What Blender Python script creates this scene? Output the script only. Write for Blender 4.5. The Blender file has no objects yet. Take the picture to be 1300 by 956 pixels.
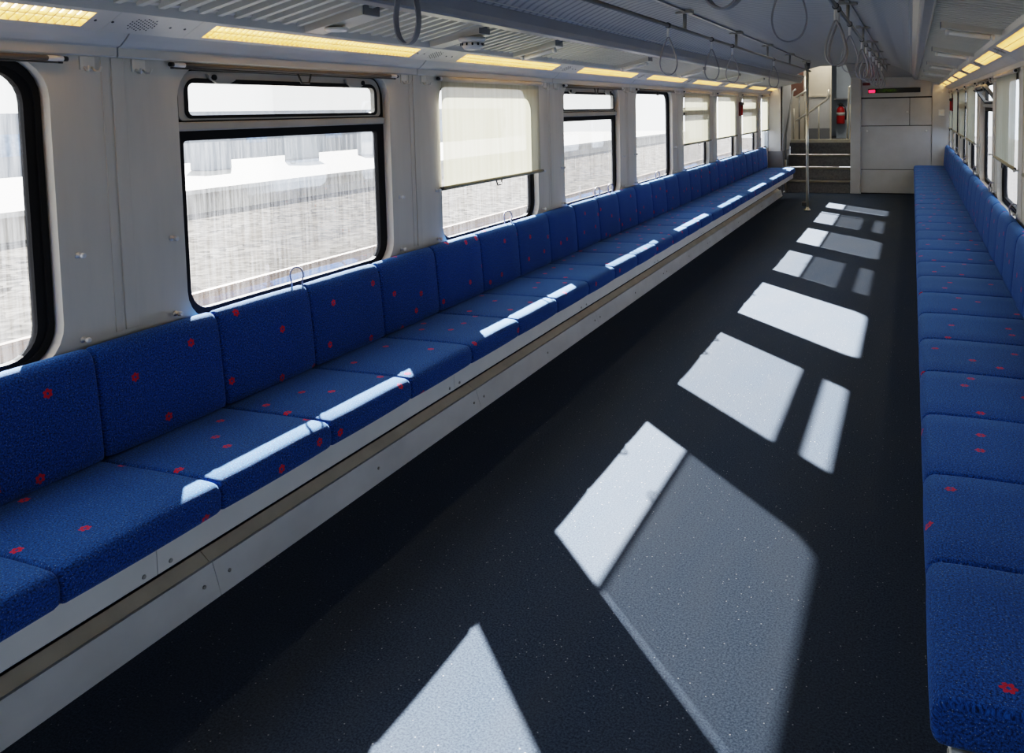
import bpy, bmesh, math, random
from mathutils import Vector, Matrix
from mathutils.geometry import tessellate_polygon
random.seed(7)
S = bpy.context.scene
COL = S.collection
PI = math.pi

# ------------------------------------------------------------------ layout
XL, XR = -2.21, 0.556          # inner faces of the side walls
XM = (XL + XR) / 2
P = 0.4606                     # seat pitch
YL0, YR0 = 1.198, 1.892        # first seat joint, left / right bench
WC, WP = 2.66, 1.64            # centre of the second window, window pitch
YE = 14.40                     # end wall
ORD = ['first', 'second', 'third', 'fourth', 'fifth', 'sixth', 'seventh', 'eighth', 'ninth', 'tenth',
       'eleventh', 'twelfth', 'thirteenth', 'fourteenth', 'fifteenth', 'sixteenth', 'seventeenth', 'eighteenth',
       'nineteenth', 'twentieth', 'twenty-first', 'twenty-second', 'twenty-third', 'twenty-fourth', 'twenty-fifth',
       'twenty-sixth', 'twenty-seventh', 'twenty-eighth', 'twenty-ninth']
SIDE = ['left', 'right']
def wname(s, i):                                                 # ordinal of a window among those in view on its side
    if s == 0: return ORD[i - 1] if i else 'rearmost'
    return ORD[i - 4] if i > 3 else ('rearmost', 'second rearmost', 'third rearmost', 'unseen nearest')[i]
def wc(i): return WC + WP * (i - 2)
def wl(side, x, y, z): return Vector((XL + x, y, z)) if side == 0 else Vector((XR - x, y, z))

# ------------------------------------------------------------------ materials
def newmat(name):
    m = bpy.data.materials.new(name); m.use_nodes = True
    nt = m.node_tree; nt.nodes.clear()
    out = nt.nodes.new('ShaderNodeOutputMaterial')
    return m, nt, out
def N(nt, t, **kw):
    n = nt.nodes.new(t)
    for k, v in kw.items(): setattr(n, k, v)
    return n
def setin(n, **kw):
    for k, v in kw.items(): n.inputs[k.replace('_', ' ')].default_value = v
def c4(c): return (c[0], c[1], c[2], 1.0)
def srgb(r, g, b):
    f = lambda u: (u / 255 / 12.92) if u / 255 <= .04045 else ((u / 255 + .055) / 1.055) ** 2.4
    return (f(r), f(g), f(b))
def math_(nt, op, a, b=None, c=None):
    n = N(nt, 'ShaderNodeMath', operation=op)
    for i, v in enumerate((a, b, c)):
        if v is None: continue
        if isinstance(v, (int, float)): n.inputs[i].default_value = v
        else: nt.links.new(v, n.inputs[i])
    return n.outputs[0]
def mixc(nt, fac, a, b, blend='MIX'):
    n = N(nt, 'ShaderNodeMix', data_type='RGBA', blend_type=blend)
    for sock, v in ((n.inputs['Factor'], fac), (n.inputs['A'], a), (n.inputs['B'], b)):
        if isinstance(v, (int, float)): sock.default_value = v
        elif isinstance(v, tuple): sock.default_value = c4(v)
        else: nt.links.new(v, sock)
    return n.outputs['Result']
def ramp(nt, fac, lo, hi):
    n = N(nt, 'ShaderNodeMapRange'); n.clamp = True
    nt.links.new(fac, n.inputs[0]); n.inputs[1].default_value = lo; n.inputs[2].default_value = hi
    return n.outputs[0]
def noise(nt, vec, scale, detail=3, rough=.55):
    n = N(nt, 'ShaderNodeTexNoise'); setin(n, Scale=scale, Detail=detail, Roughness=rough)
    if vec is not None: nt.links.new(vec, n.inputs['Vector'])
    return n.outputs[0]
def mapping(nt, vec, scale):
    n = N(nt, 'ShaderNodeMapping'); n.inputs['Scale'].default_value = scale
    nt.links.new(vec, n.inputs['Vector']); return n.outputs[0]
def N_sep(nt, col):
    s = N(nt, 'ShaderNodeSeparateColor'); nt.links.new(col, s.inputs[0]); return s.outputs[0]
def plain(name, col, rough=.5, metal=0., var=.06, scale=6., stretch=(1, 1, 1), bump=0., spec=.4):
    m, nt, out = newmat(name)
    b = N(nt, 'ShaderNodeBsdfPrincipled'); setin(b, Roughness=rough, Metallic=metal)
    b.inputs['Specular IOR Level'].default_value = spec
    g = N(nt, 'ShaderNodeTexCoord')
    f = noise(nt, mapping(nt, g.outputs['Object'], stretch), scale, 4)
    d = tuple(max(0, x * (1 - var * 2)) for x in col); l = tuple(min(1, x * (1 + var)) for x in col)
    nt.links.new(mixc(nt, ramp(nt, f, .3, .7), d, l), b.inputs['Base Color'])
    if bump:
        bp = N(nt, 'ShaderNodeBump'); setin(bp, Strength=bump, Distance=.01)
        nt.links.new(noise(nt, g.outputs['Object'], scale * 12, 3), bp.inputs['Height'])
        nt.links.new(bp.outputs[0], b.inputs['Normal'])
    nt.links.new(b.outputs[0], out.inputs[0])
    return m
def emis(name, col, st):
    m, nt, out = newmat(name)
    e = N(nt, 'ShaderNodeEmission'); e.inputs[0].default_value = c4(col); e.inputs[1].default_value = st
    nt.links.new(e.outputs[0], out.inputs[0]); return m

M = {}
M['wall'] = plain('wall_panel', srgb(206, 200, 188), .45, var=.05, scale=3, stretch=(1, 3, .5))
M['wall_end'] = plain('end_panel', srgb(186, 187, 186), .45, var=.04)
M['wall_dark'] = plain('grey_lower_panel', srgb(120, 122, 126), .5)
M['cove'] = plain('cove_panel', srgb(204, 200, 192), .35, var=.03)
M['rib'] = plain('ribbed_ceiling', srgb(206, 204, 194), .4, var=.03)
M['rib_gap_shade'] = plain('ribbed_ceiling_groove_shade', srgb(150, 148, 141), .5)  # darker grey paints in groove shade that occlusion alone leaves faint
M['beam'] = plain('ceiling_beam', srgb(146, 145, 146), .35, var=.03)
M['hem'] = plain('olive_hem', srgb(150, 145, 122), .6)
M['roller'] = plain('taupe_roller', srgb(104, 96, 84), .5)
M['rubber'] = plain('black_rubber', (.010, .010, .011), .7, spec=.15)
M['frame_metal'] = plain('window_metal', srgb(158, 156, 150), .4, .25)
M['alu'] = plain('brushed_aluminium', srgb(214, 215, 216), .42, .2, var=.07, scale=5, stretch=(1, .6, 1))
M['steel'] = plain('polished_steel', srgb(226, 218, 200), .3, .65, var=.03)
M['nosing_dull'] = plain('nosing_strip_dull', srgb(134, 127, 112), .5, .1)
M['nosing'] = plain('nosing_strip', srgb(196, 188, 166), .4, .2)
M['rail'] = plain('dull_rail_steel', srgb(120, 120, 120), .35, .8)
M['fascia'] = plain('fascia_panel', srgb(216, 214, 210), .5, var=.03)
M['ledge'] = plain('beige_ledge', srgb(206, 194, 174), .55, var=.08)
M['loop'] = plain('pale_loop', srgb(132, 132, 150), .6)
M['strap'] = plain('grey_strap', srgb(150, 150, 154), .6)
M['white_plastic'] = plain('white_plastic', srgb(222, 222, 218), .4)
M['black_plastic'] = plain('black_plastic', (.02, .02, .02), .4)
M['red'] = plain('red_paint', srgb(178, 34, 30), .4)
M['red_dark'] = plain('dark_red_vinyl', srgb(112, 32, 32), .5)
M['brown'] = plain('red_brown_panel', srgb(118, 86, 74), .5)
M['beige'] = plain('beige_panel', srgb(206, 196, 178), .5, var=.03)
M['bluegrey'] = plain('blue_grey_panel', srgb(170, 180, 190), .5, var=.03)
M['step'] = plain('dark_step_covering', srgb(112, 112, 112), .7, var=.15, scale=30)
M['cushion_side'] = plain('cushion_shell', srgb(20, 28, 60), .8)
M['dark'] = plain('dark_gap', (.01, .01, .011), .8)
M['hook'] = plain('hook_plate', srgb(226, 221, 210), .35, .3)
M['concrete'] = plain('platform_concrete', srgb(150, 145, 136), .8, spec=0.05, var=.25, scale=1.5, stretch=(1, 1, .3))
M['platform_top'] = plain('platform_paving', srgb(150, 149, 146), .8, spec=0.05, var=.08)
def mat_ballast():
    m, nt, out = newmat('ballast_stones')
    b = N(nt, 'ShaderNodeBsdfPrincipled'); setin(b, Roughness=1.)
    b.inputs['Specular IOR Level'].default_value = 0
    g = N(nt, 'ShaderNodeTexCoord'); o = g.outputs['Object']
    v = N(nt, 'ShaderNodeTexVoronoi', feature='F1'); setin(v, Scale=7.); nt.links.new(o, v.inputs['Vector'])
    c = mixc(nt, N_sep(nt, v.outputs['Color']), (.006, .006, .006), (.115, .108, .100))
    c = mixc(nt, math_(nt, 'MULTIPLY', ramp(nt, noise(nt, mapping(nt, o, (1, .15, 1)), .9, 4), .3, .7), .6), c, (.060, .053, .045))
    nt.links.new(c, b.inputs['Base Color'])
    bp = N(nt, 'ShaderNodeBump'); setin(bp, Strength=1.0, Distance=.03); nt.links.new(v.outputs['Distance'], bp.inputs['Height'])
    nt.links.new(bp.outputs[0], b.inputs['Normal'])
    nt.links.new(b.outputs[0], out.inputs[0]); return m
M['ballast'] = mat_ballast()
M['rust'] = plain('rail_steel_rust', srgb(96, 76, 60), .6, .3, spec=0.05)
M['sleeper'] = plain('sleeper_concrete', srgb(92, 90, 86), .8, spec=0.05)
M['far_wall'] = plain('far_wall', srgb(128, 134, 142), .8, spec=0.05, var=.12, scale=1, stretch=(1, .6, .3))
M['blocker_wall'] = plain('added_light_blocker', (.075, .10, .14), .8, var=.2, scale=.8, stretch=(1, .6, .3))  # dark colour for the added wall, keeps its sunlit bounce low
M['ballast_dark'] = plain('light_cutting_ballast', (.03, .03, .032), .9, var=.3, scale=9)  # sunlit ground darkened by colour to cut light bounced into the car
M['far_blue'] = plain('far_blue', srgb(120, 140, 168), .7, var=.2)

# ceiling with fine transverse ribs
def mat_ceiling():
    m, nt, out = newmat('ribbed_centre_ceiling')
    b = N(nt, 'ShaderNodeBsdfPrincipled'); setin(b, Roughness=.45)
    g = N(nt, 'ShaderNodeTexCoord')
    w = N(nt, 'ShaderNodeTexWave', wave_type='BANDS', bands_direction='Y', wave_profile='SIN'); setin(w, Scale=4.19, Distortion=0.)
    nt.links.new(g.outputs['Object'], w.inputs['Vector'])
    f = ramp(nt, w.outputs[1], .05, .40)
    nt.links.new(mixc(nt, f, srgb(126, 127, 130), srgb(168, 168, 168)), b.inputs['Base Color'])
    bp = N(nt, 'ShaderNodeBump'); setin(bp, Strength=.5, Distance=.006); nt.links.new(f, bp.inputs['Height'])
    nt.links.new(bp.outputs[0], b.inputs['Normal']); nt.links.new(b.outputs[0], out.inputs[0])
    return m
M['ceiling'] = mat_ceiling()

def mat_carpet():
    m, nt, out = newmat('speckled_carpet')
    b = N(nt, 'ShaderNodeBsdfPrincipled'); setin(b, Roughness=.95)
    b.inputs['Specular IOR Level'].default_value = .15
    g = N(nt, 'ShaderNodeTexCoord'); o = g.outputs['Object']
    base = mixc(nt, ramp(nt, noise(nt, o, 170, 2, .7), .36, .66), (.019, .033, .058), (.062, .089, .132))
    base = mixc(nt, math_(nt, 'MULTIPLY', ramp(nt, noise(nt, mapping(nt, o, (1, .25, 1)), 5, 5), .35, .7), .35), base, (.068, .078, .094))
    v = N(nt, 'ShaderNodeTexVoronoi', feature='F1'); setin(v, Scale=62.); nt.links.new(o, v.inputs['Vector'])
    spk = math_(nt, 'MULTIPLY', math_(nt, 'LESS_THAN', v.outputs['Distance'], .115), math_(nt, 'GREATER_THAN', N_sep(nt, v.outputs['Color']), .72))
    col = mixc(nt, spk, base, (.34, .35, .38))
    nt.links.new(col, b.inputs['Base Color'])
    bp = N(nt, 'ShaderNodeBump'); setin(bp, Strength=.5, Distance=.003); nt.links.new(noise(nt, o, 380, 2), bp.inputs['Height'])
    nt.links.new(bp.outputs[0], b.inputs['Normal'])
    nt.links.new(b.outputs[0], out.inputs[0]); return m
M['carpet'] = mat_carpet()

def mat_fabric():
    m, nt, out = newmat('blue_moquette_red_flowers')
    b = N(nt, 'ShaderNodeBsdfPrincipled'); setin(b, Roughness=.9)
    b.inputs['Specular IOR Level'].default_value = .2
    uv = N(nt, 'ShaderNodeUVMap'); uv.uv_map = 'UVMap'
    oi = N(nt, 'ShaderNodeObjectInfo')
    off = N(nt, 'ShaderNodeCombineXYZ')
    nt.links.new(math_(nt, 'MULTIPLY', oi.outputs['Random'], 37.3), off.inputs[0])
    nt.links.new(math_(nt, 'MULTIPLY', oi.outputs['Random'], 91.7), off.inputs[1])
    ad = N(nt, 'ShaderNodeVectorMath', operation='ADD'); nt.links.new(uv.outputs[0], ad.inputs[0]); nt.links.new(off.outputs[0], ad.inputs[1])
    vec = ad.outputs[0]
    # speckled blue
    n1 = ramp(nt, noise(nt, vec, 210, 2, .75), .36, .66)
    col = mixc(nt, n1, (.0008, .008, .046), (.009, .118, .44))
    n2 = ramp(nt, noise(nt, vec, 9, 3), .35, .7)
    col = mixc(nt, math_(nt, 'MULTIPLY', n2, .25), col, (.005, .060, .24))
    v = N(nt, 'ShaderNodeTexVoronoi', feature='F1', voronoi_dimensions='2D'); setin(v, Scale=150.); nt.links.new(vec, v.inputs['Vector'])
    spk = math_(nt, 'MULTIPLY', math_(nt, 'LESS_THAN', v.outputs['Distance'], .15), math_(nt, 'GREATER_THAN', N_sep(nt, v.outputs['Color']), .80))
    col = mixc(nt, math_(nt, 'MULTIPLY', spk, .5), col, (.30, .38, .48))
    # six-petal flowers
    SC = 4.9
    f = N(nt, 'ShaderNodeTexVoronoi', feature='F1', voronoi_dimensions='2D'); setin(f, Scale=SC, Randomness=.8); nt.links.new(vec, f.inputs['Vector'])
    sc = N(nt, 'ShaderNodeVectorMath', operation='SUBTRACT')
    nt.links.new(vec, sc.inputs[0])
    # the Position output comes back in input space
    nt.links.new(f.outputs['Position'], sc.inputs[1])
    sep = N(nt, 'ShaderNodeSeparateXYZ'); nt.links.new(sc.outputs[0], sep.inputs[0])
    x, y = sep.outputs[0], sep.outputs[1]
    r = math_(nt, 'SQRT', math_(nt, 'ADD', math_(nt, 'MULTIPLY', x, x), math_(nt, 'MULTIPLY', y, y)))
    a = math_(nt, 'ARCTAN2', y, x)
    am = math_(nt, 'SUBTRACT', math_(nt, 'MODULO', math_(nt, 'ADD', a, 4 * PI), PI / 3), PI / 6)
    px = math_(nt, 'SUBTRACT', math_(nt, 'MULTIPLY', r, math_(nt, 'COSINE', am)), .0088)
    py = math_(nt, 'MULTIPLY', r, math_(nt, 'SINE', am))
    d = math_(nt, 'SQRT', math_(nt, 'ADD', math_(nt, 'MULTIPLY', px, px), math_(nt, 'MULTIPLY', math_(nt, 'MULTIPLY', py, py), 1.4)))
    wob = math_(nt, 'MULTIPLY', math_(nt, 'SUBTRACT', noise(nt, vec, 420, 1), .5), .004)
    msk = math_(nt, 'LESS_THAN', math_(nt, 'ADD', d, wob), .0054)
    col = mixc(nt, msk, col, (.56, .006, .020))
    nt.links.new(col, b.inputs['Base Color'])
    bp = N(nt, 'ShaderNodeBump'); setin(bp, Strength=.55, Distance=.002); nt.links.new(noise(nt, vec, 420, 2), bp.inputs['Height'])
    nt.links.new(bp.outputs[0], b.inputs['Normal'])
    b.inputs['Sheen Weight'].default_value = .28; b.inputs['Sheen Roughness'].default_value = .5
    b.inputs['Sheen Tint'].default_value = (.30, .55, 1, 1)
    nt.links.new(b.outputs[0], out.inputs[0]); return m
M['fabric'] = mat_fabric()

def mat_glass(name, dirt, tint):
    m, nt, out = newmat(name)
    g = N(nt, 'ShaderNodeTexCoord'); o = g.outputs['Object']
    st = ramp(nt, noise(nt, mapping(nt, o, (1, 34, 1.6)), 2.2, 5, .65), .40, .66)
    bl = ramp(nt, noise(nt, o, 3.5, 4), .3, .75)
    f = math_(nt, 'MULTIPLY', math_(nt, 'ADD', math_(nt, 'MULTIPLY', st, .8), math_(nt, 'MULTIPLY', bl, .2)), dirt * 1.8)
    f = math_(nt, 'ADD', f, dirt * .25)
    t = N(nt, 'ShaderNodeBsdfTransparent'); t.inputs[0].default_value = c4(tint)
    tr = N(nt, 'ShaderNodeBsdfTranslucent'); tr.inputs[0].default_value = (.62, .66, .72, 1)
    mx = N(nt, 'ShaderNodeMixShader'); nt.links.new(f, mx.inputs[0]); nt.links.new(t.outputs[0], mx.inputs[1]); nt.links.new(tr.outputs[0], mx.inputs[2])
    gl = N(nt, 'ShaderNodeBsdfGlossy'); setin(gl, Roughness=.02)
    fr = N(nt, 'ShaderNodeLayerWeight'); setin(fr, Blend=.25)
    m2 = N(nt, 'ShaderNodeMixShader'); nt.links.new(math_(nt, 'MULTIPLY', fr.outputs['Fresnel'], .35), m2.inputs[0])
    nt.links.new(mx.outputs[0], m2.inputs[1]); nt.links.new(gl.outputs[0], m2.inputs[2])
    nt.links.new(m2.outputs[0], out.inputs[0]); return m
M['glass'] = mat_glass('dusty_glass', .046, (.93, .95, .96))
M['glass_clear'] = mat_glass('clear_glass', .02, (.94, .96, .97))

def mat_blind():
    m, nt, out = newmat('blind_mesh_fabric')
    g = N(nt, 'ShaderNodeTexCoord'); o = g.outputs['Object']
    n = ramp(nt, noise(nt, mapping(nt, o, (1, 9, .5)), 3, 3), .3, .75)
    df = N(nt, 'ShaderNodeBsdfDiffuse'); nt.links.new(mixc(nt, n, (.30, .285, .225), (.36, .345, .285)), df.inputs[0])
    tl = N(nt, 'ShaderNodeBsdfTranslucent'); nt.links.new(mixc(nt, n, (.108, .104, .074), (.138, .134, .102)), tl.inputs[0])
    ad = N(nt, 'ShaderNodeAddShader'); nt.links.new(df.outputs[0], ad.inputs[0]); nt.links.new(tl.outputs[0], ad.inputs[1])
    t = N(nt, 'ShaderNodeBsdfTransparent'); t.inputs[0].default_value = (1, 1, 1, 1)
    mx = N(nt, 'ShaderNodeMixShader'); mx.inputs[0].default_value = .11
    nt.links.new(ad.outputs[0], mx.inputs[1]); nt.links.new(t.outputs[0], mx.inputs[2])
    nt.links.new(mx.outputs[0], out.inputs[0]); return m
M['blind'] = mat_blind()
def mat_lamp():
    m, nt, out = newmat('warm_lamp_diffuser')
    g = N(nt, 'ShaderNodeTexCoord'); o = g.outputs['Object']
    s = N(nt, 'ShaderNodeSeparateXYZ'); nt.links.new(o, s.inputs[0])
    f = ramp(nt, math_(nt, 'ABSOLUTE', s.outputs[0]), .032, .008)
    e = N(nt, 'ShaderNodeEmission'); nt.links.new(mixc(nt, f, (1.0, .60, .22), (1.0, .80, .50)), e.inputs[0])
    nt.links.new(math_(nt, 'ADD', math_(nt, 'MULTIPLY', f, 7.0), 3.0), e.inputs[1])
    nt.links.new(e.outputs[0], out.inputs[0]); return m
M['lamp'] = mat_lamp()
M['louver'] = plain('lamp_louver', (.85, .62, .30), .4)
M['led_red'] = emis('led_red', (1.0, .02, .06), 2.2)
M['led_green'] = emis('led_green', (.25, .45, .02), .25)
M['white_ring'] = plain('white_ring', srgb(236, 236, 232), .3)

# ------------------------------------------------------------------ mesh builder
class MB:
    def __init__(s): s.v = []; s.f = []; s.m = []; s.uv = {}; s.sm = []
    def add(s, vs, fs, mi=0, sm=False, uvs=None):
        o = len(s.v); s.v += [tuple(v) for v in vs]
        for k, f in enumerate(fs):
            s.f.append(tuple(i + o for i in f)); s.m.append(mi); s.sm.append(sm)
            if uvs: s.uv[len(s.f) - 1] = [uvs[i] for i in f] if isinstance(uvs, (list,)) and len(uvs) == len(vs) else uvs[k]
        return s
    def box(s, x0, x1, y0, y1, z0, z1, mi=0):
        vs = [(x, y, z) for x in (x0, x1) for y in (y0, y1) for z in (z0, z1)]
        return s.add(vs, [(0, 1, 3, 2), (4, 6, 7, 5), (0, 4, 5, 1), (2, 3, 7, 6), (0, 2, 6, 4), (1, 5, 7, 3)], mi)
    def bbox(s, x0, x1, y0, y1, z0, z1, b=.004, mi=0):      # box with chamfered edges
        bm = bmesh.new(); bmesh.ops.create_cube(bm, size=1)
        for v in bm.verts: v.co = Vector(((x0 + x1) / 2 + v.co.x * (x1 - x0), (y0 + y1) / 2 + v.co.y * (y1 - y0), (z0 + z1) / 2 + v.co.z * (z1 - z0)))
        bmesh.ops.bevel(bm, geom=bm.edges[:], offset=b, segments=2, affect='EDGES', profile=.5)
        bm.verts.index_update()
        s.add([v.co[:] for v in bm.verts], [[v.index for v in f.verts] for f in bm.faces], mi); bm.free(); return s
    def tube(s, pts, r, n=10, mi=0, closed=False, flat=1.0, cap=True):
        pts = [Vector(p) for p in pts]; k = len(pts); rings = []
        up = None
        for i, p in enumerate(pts):
            a = pts[(i - 1) % k] if (closed or i) else p; b = pts[(i + 1) % k] if (closed or i < k - 1) else p
            t = (b - a).normalized()
            if up is None:
                up = Vector((0, 0, 1)) if abs(t.z) < .9 else Vector((1, 0, 0))
            u = (up - t * up.dot(t)).normalized(); w = t.cross(u); up = u
            rr = r[i] if isinstance(r, (list, tuple)) else r
            rings.append([p + u * (math.cos(2 * PI * j / n) * rr) + w * (math.sin(2 * PI * j / n) * rr * flat) for j in range(n)])
        vs = [v for R in rings for v in R]; fs = []
        for i in range(k if closed else k - 1):
            i2 = (i + 1) % k
            for j in range(n): fs.append((i * n + j, i * n + (j + 1) % n, i2 * n + (j + 1) % n, i2 * n + j))
        s.add(vs, fs, mi, True)
        if cap and not closed:
            o = len(s.v) - len(vs)
            s.f.append(tuple(o + j for j in reversed(range(n)))); s.m.append(mi); s.sm.append(False)
            s.f.append(tuple(o + (k - 1) * n + j for j in range(n))); s.m.append(mi); s.sm.append(False)
        return s
    def band(s, pts, w, t, axis, mi=0, closed=True):          # flat strap: width w along `axis`, thickness t in the loop plane
        pts = [Vector(p) for p in pts]; ax = Vector(axis); k = len(pts); vs = []
        for i, p in enumerate(pts):
            a = pts[(i - 1) % k] if (closed or i) else p; b = pts[(i + 1) % k] if (closed or i < k - 1) else p
            nn = (b - a).normalized().cross(ax).normalized()
            vs += [p + ax * w / 2 + nn * t / 2, p - ax * w / 2 + nn * t / 2, p - ax * w / 2 - nn * t / 2, p + ax * w / 2 - nn * t / 2]
        fs = []
        for i in range(k if closed else k - 1):
            i2 = (i + 1) % k
            for j in range(4): fs.append((i * 4 + j, i * 4 + (j + 1) % 4, i2 * 4 + (j + 1) % 4, i2 * 4 + j))
        if not closed: fs += [(0, 1, 2, 3), tuple((k - 1) * 4 + j for j in (3, 2, 1, 0))]
        return s.add(vs, fs, mi, False)
    def lathe(s, prof, c=(0, 0, 0), n=20, mi=0, axis='Z'):
        vs = []; k = len(prof)
        for r, h in prof:
            for j in range(n):
                a = 2 * PI * j / n; p = (r * math.cos(a), r * math.sin(a), h)
                if axis == 'X': p = (h, p[0], p[1])
                if axis == 'Y': p = (p[0], h, p[1])
                vs.append((p[0] + c[0], p[1] + c[1], p[2] + c[2]))
        fs = [(i * n + j, i * n + (j + 1) % n, (i + 1) * n + (j + 1) % n, (i + 1) * n + j) for i in range(k - 1) for j in range(n)]
        s.add(vs, fs, mi, True)
        o = len(s.v) - len(vs)
        for q in (tuple(o + j for j in reversed(range(n))), tuple(o + (k - 1) * n + j for j in range(n))):
            s.f.append(q); s.m.append(mi); s.sm.append(False)
        return s
    def sweep(s, prof, y0, y1, mi=0, closed=True, caps=True, sm=False):   # (x,z) profile extruded along y
        k = len(prof); vs = [(x, y, z) for y in (y0, y1) for x, z in prof]
        fs = [(i, (i + 1) % k, k + (i + 1) % k, k + i) for i in range(k if closed else k - 1)]
        if caps and closed: fs += [tuple(reversed(range(k))), tuple(range(k, 2 * k))]
        return s.add(vs, fs, mi, sm)
    def loft(s, prof, stations, mi=0, crown=None):              # closed profile, stations (y, inset); writes metric UVs
        k = len(prof); pv = [Vector(p) for p in prof]
        area = sum(pv[i].x * pv[(i + 1) % k].y - pv[(i + 1) % k].x * pv[i].y for i in range(k))
        nr = []
        for i in range(k):
            e1 = (pv[i] - pv[i - 1]).normalized(); e2 = (pv[(i + 1) % k] - pv[i]).normalized()
            n1 = Vector((e1.y, -e1.x)); n2 = Vector((e2.y, -e2.x)); b = n1 + n2
            b = b / max(.4, b.length_squared / 2) if b.length > 1e-6 else n1
            nr.append(b if area > 0 else -b)
        arc = [0]
        for i in range(1, k): arc.append(arc[-1] + (pv[i] - pv[i - 1]).length)
        vs = []; uv = []
        for y, ins in stations:
            for i in range(k):
                q = pv[i] - nr[i] * ins; vs.append((q.x, y, q.y)); uv.append((y, arc[i]))
        fs = []; fu = []
        for a in range(len(stations) - 1):
            for i in range(k):
                j = (i + 1) % k
                f = (a * k + i, a * k + j, (a + 1) * k + j, (a + 1) * k + i)
                fs.append(f)
                u = [uv[t] for t in f]
                if j == 0:
                    end = arc[-1] + (pv[0] - pv[-1]).length
                    u = [uv[f[0]], (uv[f[1]][0], end), (uv[f[2]][0], end), uv[f[3]]]
                fu.append(u)
        L = (len(stations) - 1) * k
        c0 = tuple(reversed(range(k))); c1 = tuple(range(L, L + k))
        fs += [c0, c1]; fu += [[(vs[t][0] + 3, vs[t][2]) for t in c0], [(vs[t][0] + 5, vs[t][2]) for t in c1]]
        o = len(s.v); s.v += vs
        for q, u in zip(fs, fu):
            s.f.append(tuple(t + o for t in q)); s.m.append(mi); s.sm.append(len(q) == 4); s.uv[len(s.f) - 1] = u
        return s
    def plate(s, outer, holes, x0, x1, mi=0, plane='YZ'):       # flat plate with holes, thickness x0..x1
        loops = [outer] + holes
        pts = [Vector((a, b, 0)) for lp in loops for a, b in lp]
        tris = tessellate_polygon([[Vector((a, b, 0)) for a, b in lp] for lp in loops])
        n = len(pts)
        if plane == 'YZ': mk = lambda x, p: (x, p.x, p.y)
        elif plane == 'XZ': mk = lambda x, p: (p.x, x, p.y)
        vs = [mk(x0, p) for p in pts] + [mk(x1, p) for p in pts]
        fs = [tuple(t) for t in tris] + [tuple(n + i for i in reversed(t)) for t in tris]
        o = 0
        for lp in loops:
            k = len(lp)
            for i in range(k): fs.append((o + i, o + (i + 1) % k, n + o + (i + 1) % k, n + o + i))
            o += k
        return s.add(vs, fs, mi)
    def build(s, name, mats, parent=None, origin=(0, 0, 0), angle=None):
        me = bpy.data.meshes.new(name); O = Vector(origin)
        me.from_pydata([Vector(v) - O for v in s.v], [], s.f)
        if not isinstance(mats, (list, tuple)): mats = [mats]
        for m in mats: me.materials.append(M[m] if isinstance(m, str) else m)
        for i, p in enumerate(me.polygons): p.material_index = s.m[i]; p.use_smooth = s.sm[i]
        if s.uv:
            l = me.uv_layers.new(name='UVMap')
            for i, p in enumerate(me.polygons):
                if i in s.uv:
                    for li, u in zip(p.loop_indices, s.uv[i]): l.data[li].uv = u
        bm = bmesh.new(); bm.from_mesh(me); bmesh.ops.recalc_face_normals(bm, faces=bm.faces); bm.to_mesh(me); bm.free()
        o = bpy.data.objects.new(name, me); COL.objects.link(o)
        if parent is not None: o.parent = parent
        else: o.location = O
        return o

def rrect(y0, y1, z0, z1, r, n=6):
    rs = r if isinstance(r, (list, tuple)) else [r] * 4        # bl, br, tr, tl
    pts = []
    for (cy, cz, a0, q) in ((y0, z0, PI, rs[0]), (y1, z0, 1.5 * PI, rs[1]), (y1, z1, 0, rs[2]), (y0, z1, .5 * PI, rs[3])):
        sx = 1 if cy == y0 else -1; sz = 1 if cz == z0 else -1
        for i in range(n + 1):
            a = a0 + .5 * PI * i / n
            pts.append((cy + sx * q + q * math.cos(a), cz + sz * q + q * math.sin(a)))
    return pts

def tag(o, label, cat=None, group=None, kind=None):
    o['label'] = label
    if cat: o['category'] = cat
    if group: o['group'] = group
    if kind: o['kind'] = kind
    return o
def thing(name, label, cat, loc=(0, 0, 0), rz=0, group=None, kind=None):
    o = bpy.data.objects.new(name, None); COL.objects.link(o); o.empty_display_size = .05
    o.location = loc; o.rotation_euler = (0, 0, rz)
    return tag(o, label, cat, group, kind)
def copy_tree(o, label, loc, rz=0, parent=None):
    c = o.copy(); COL.objects.link(c)
    if parent is None:
        c.location = loc; c.rotation_euler = (0, 0, rz); c['label'] = label
    else: c.parent = parent
    for ch in list(o.children): copy_tree(ch, None, None, 0, c)
    return c
RZ = [0, PI]

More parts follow.
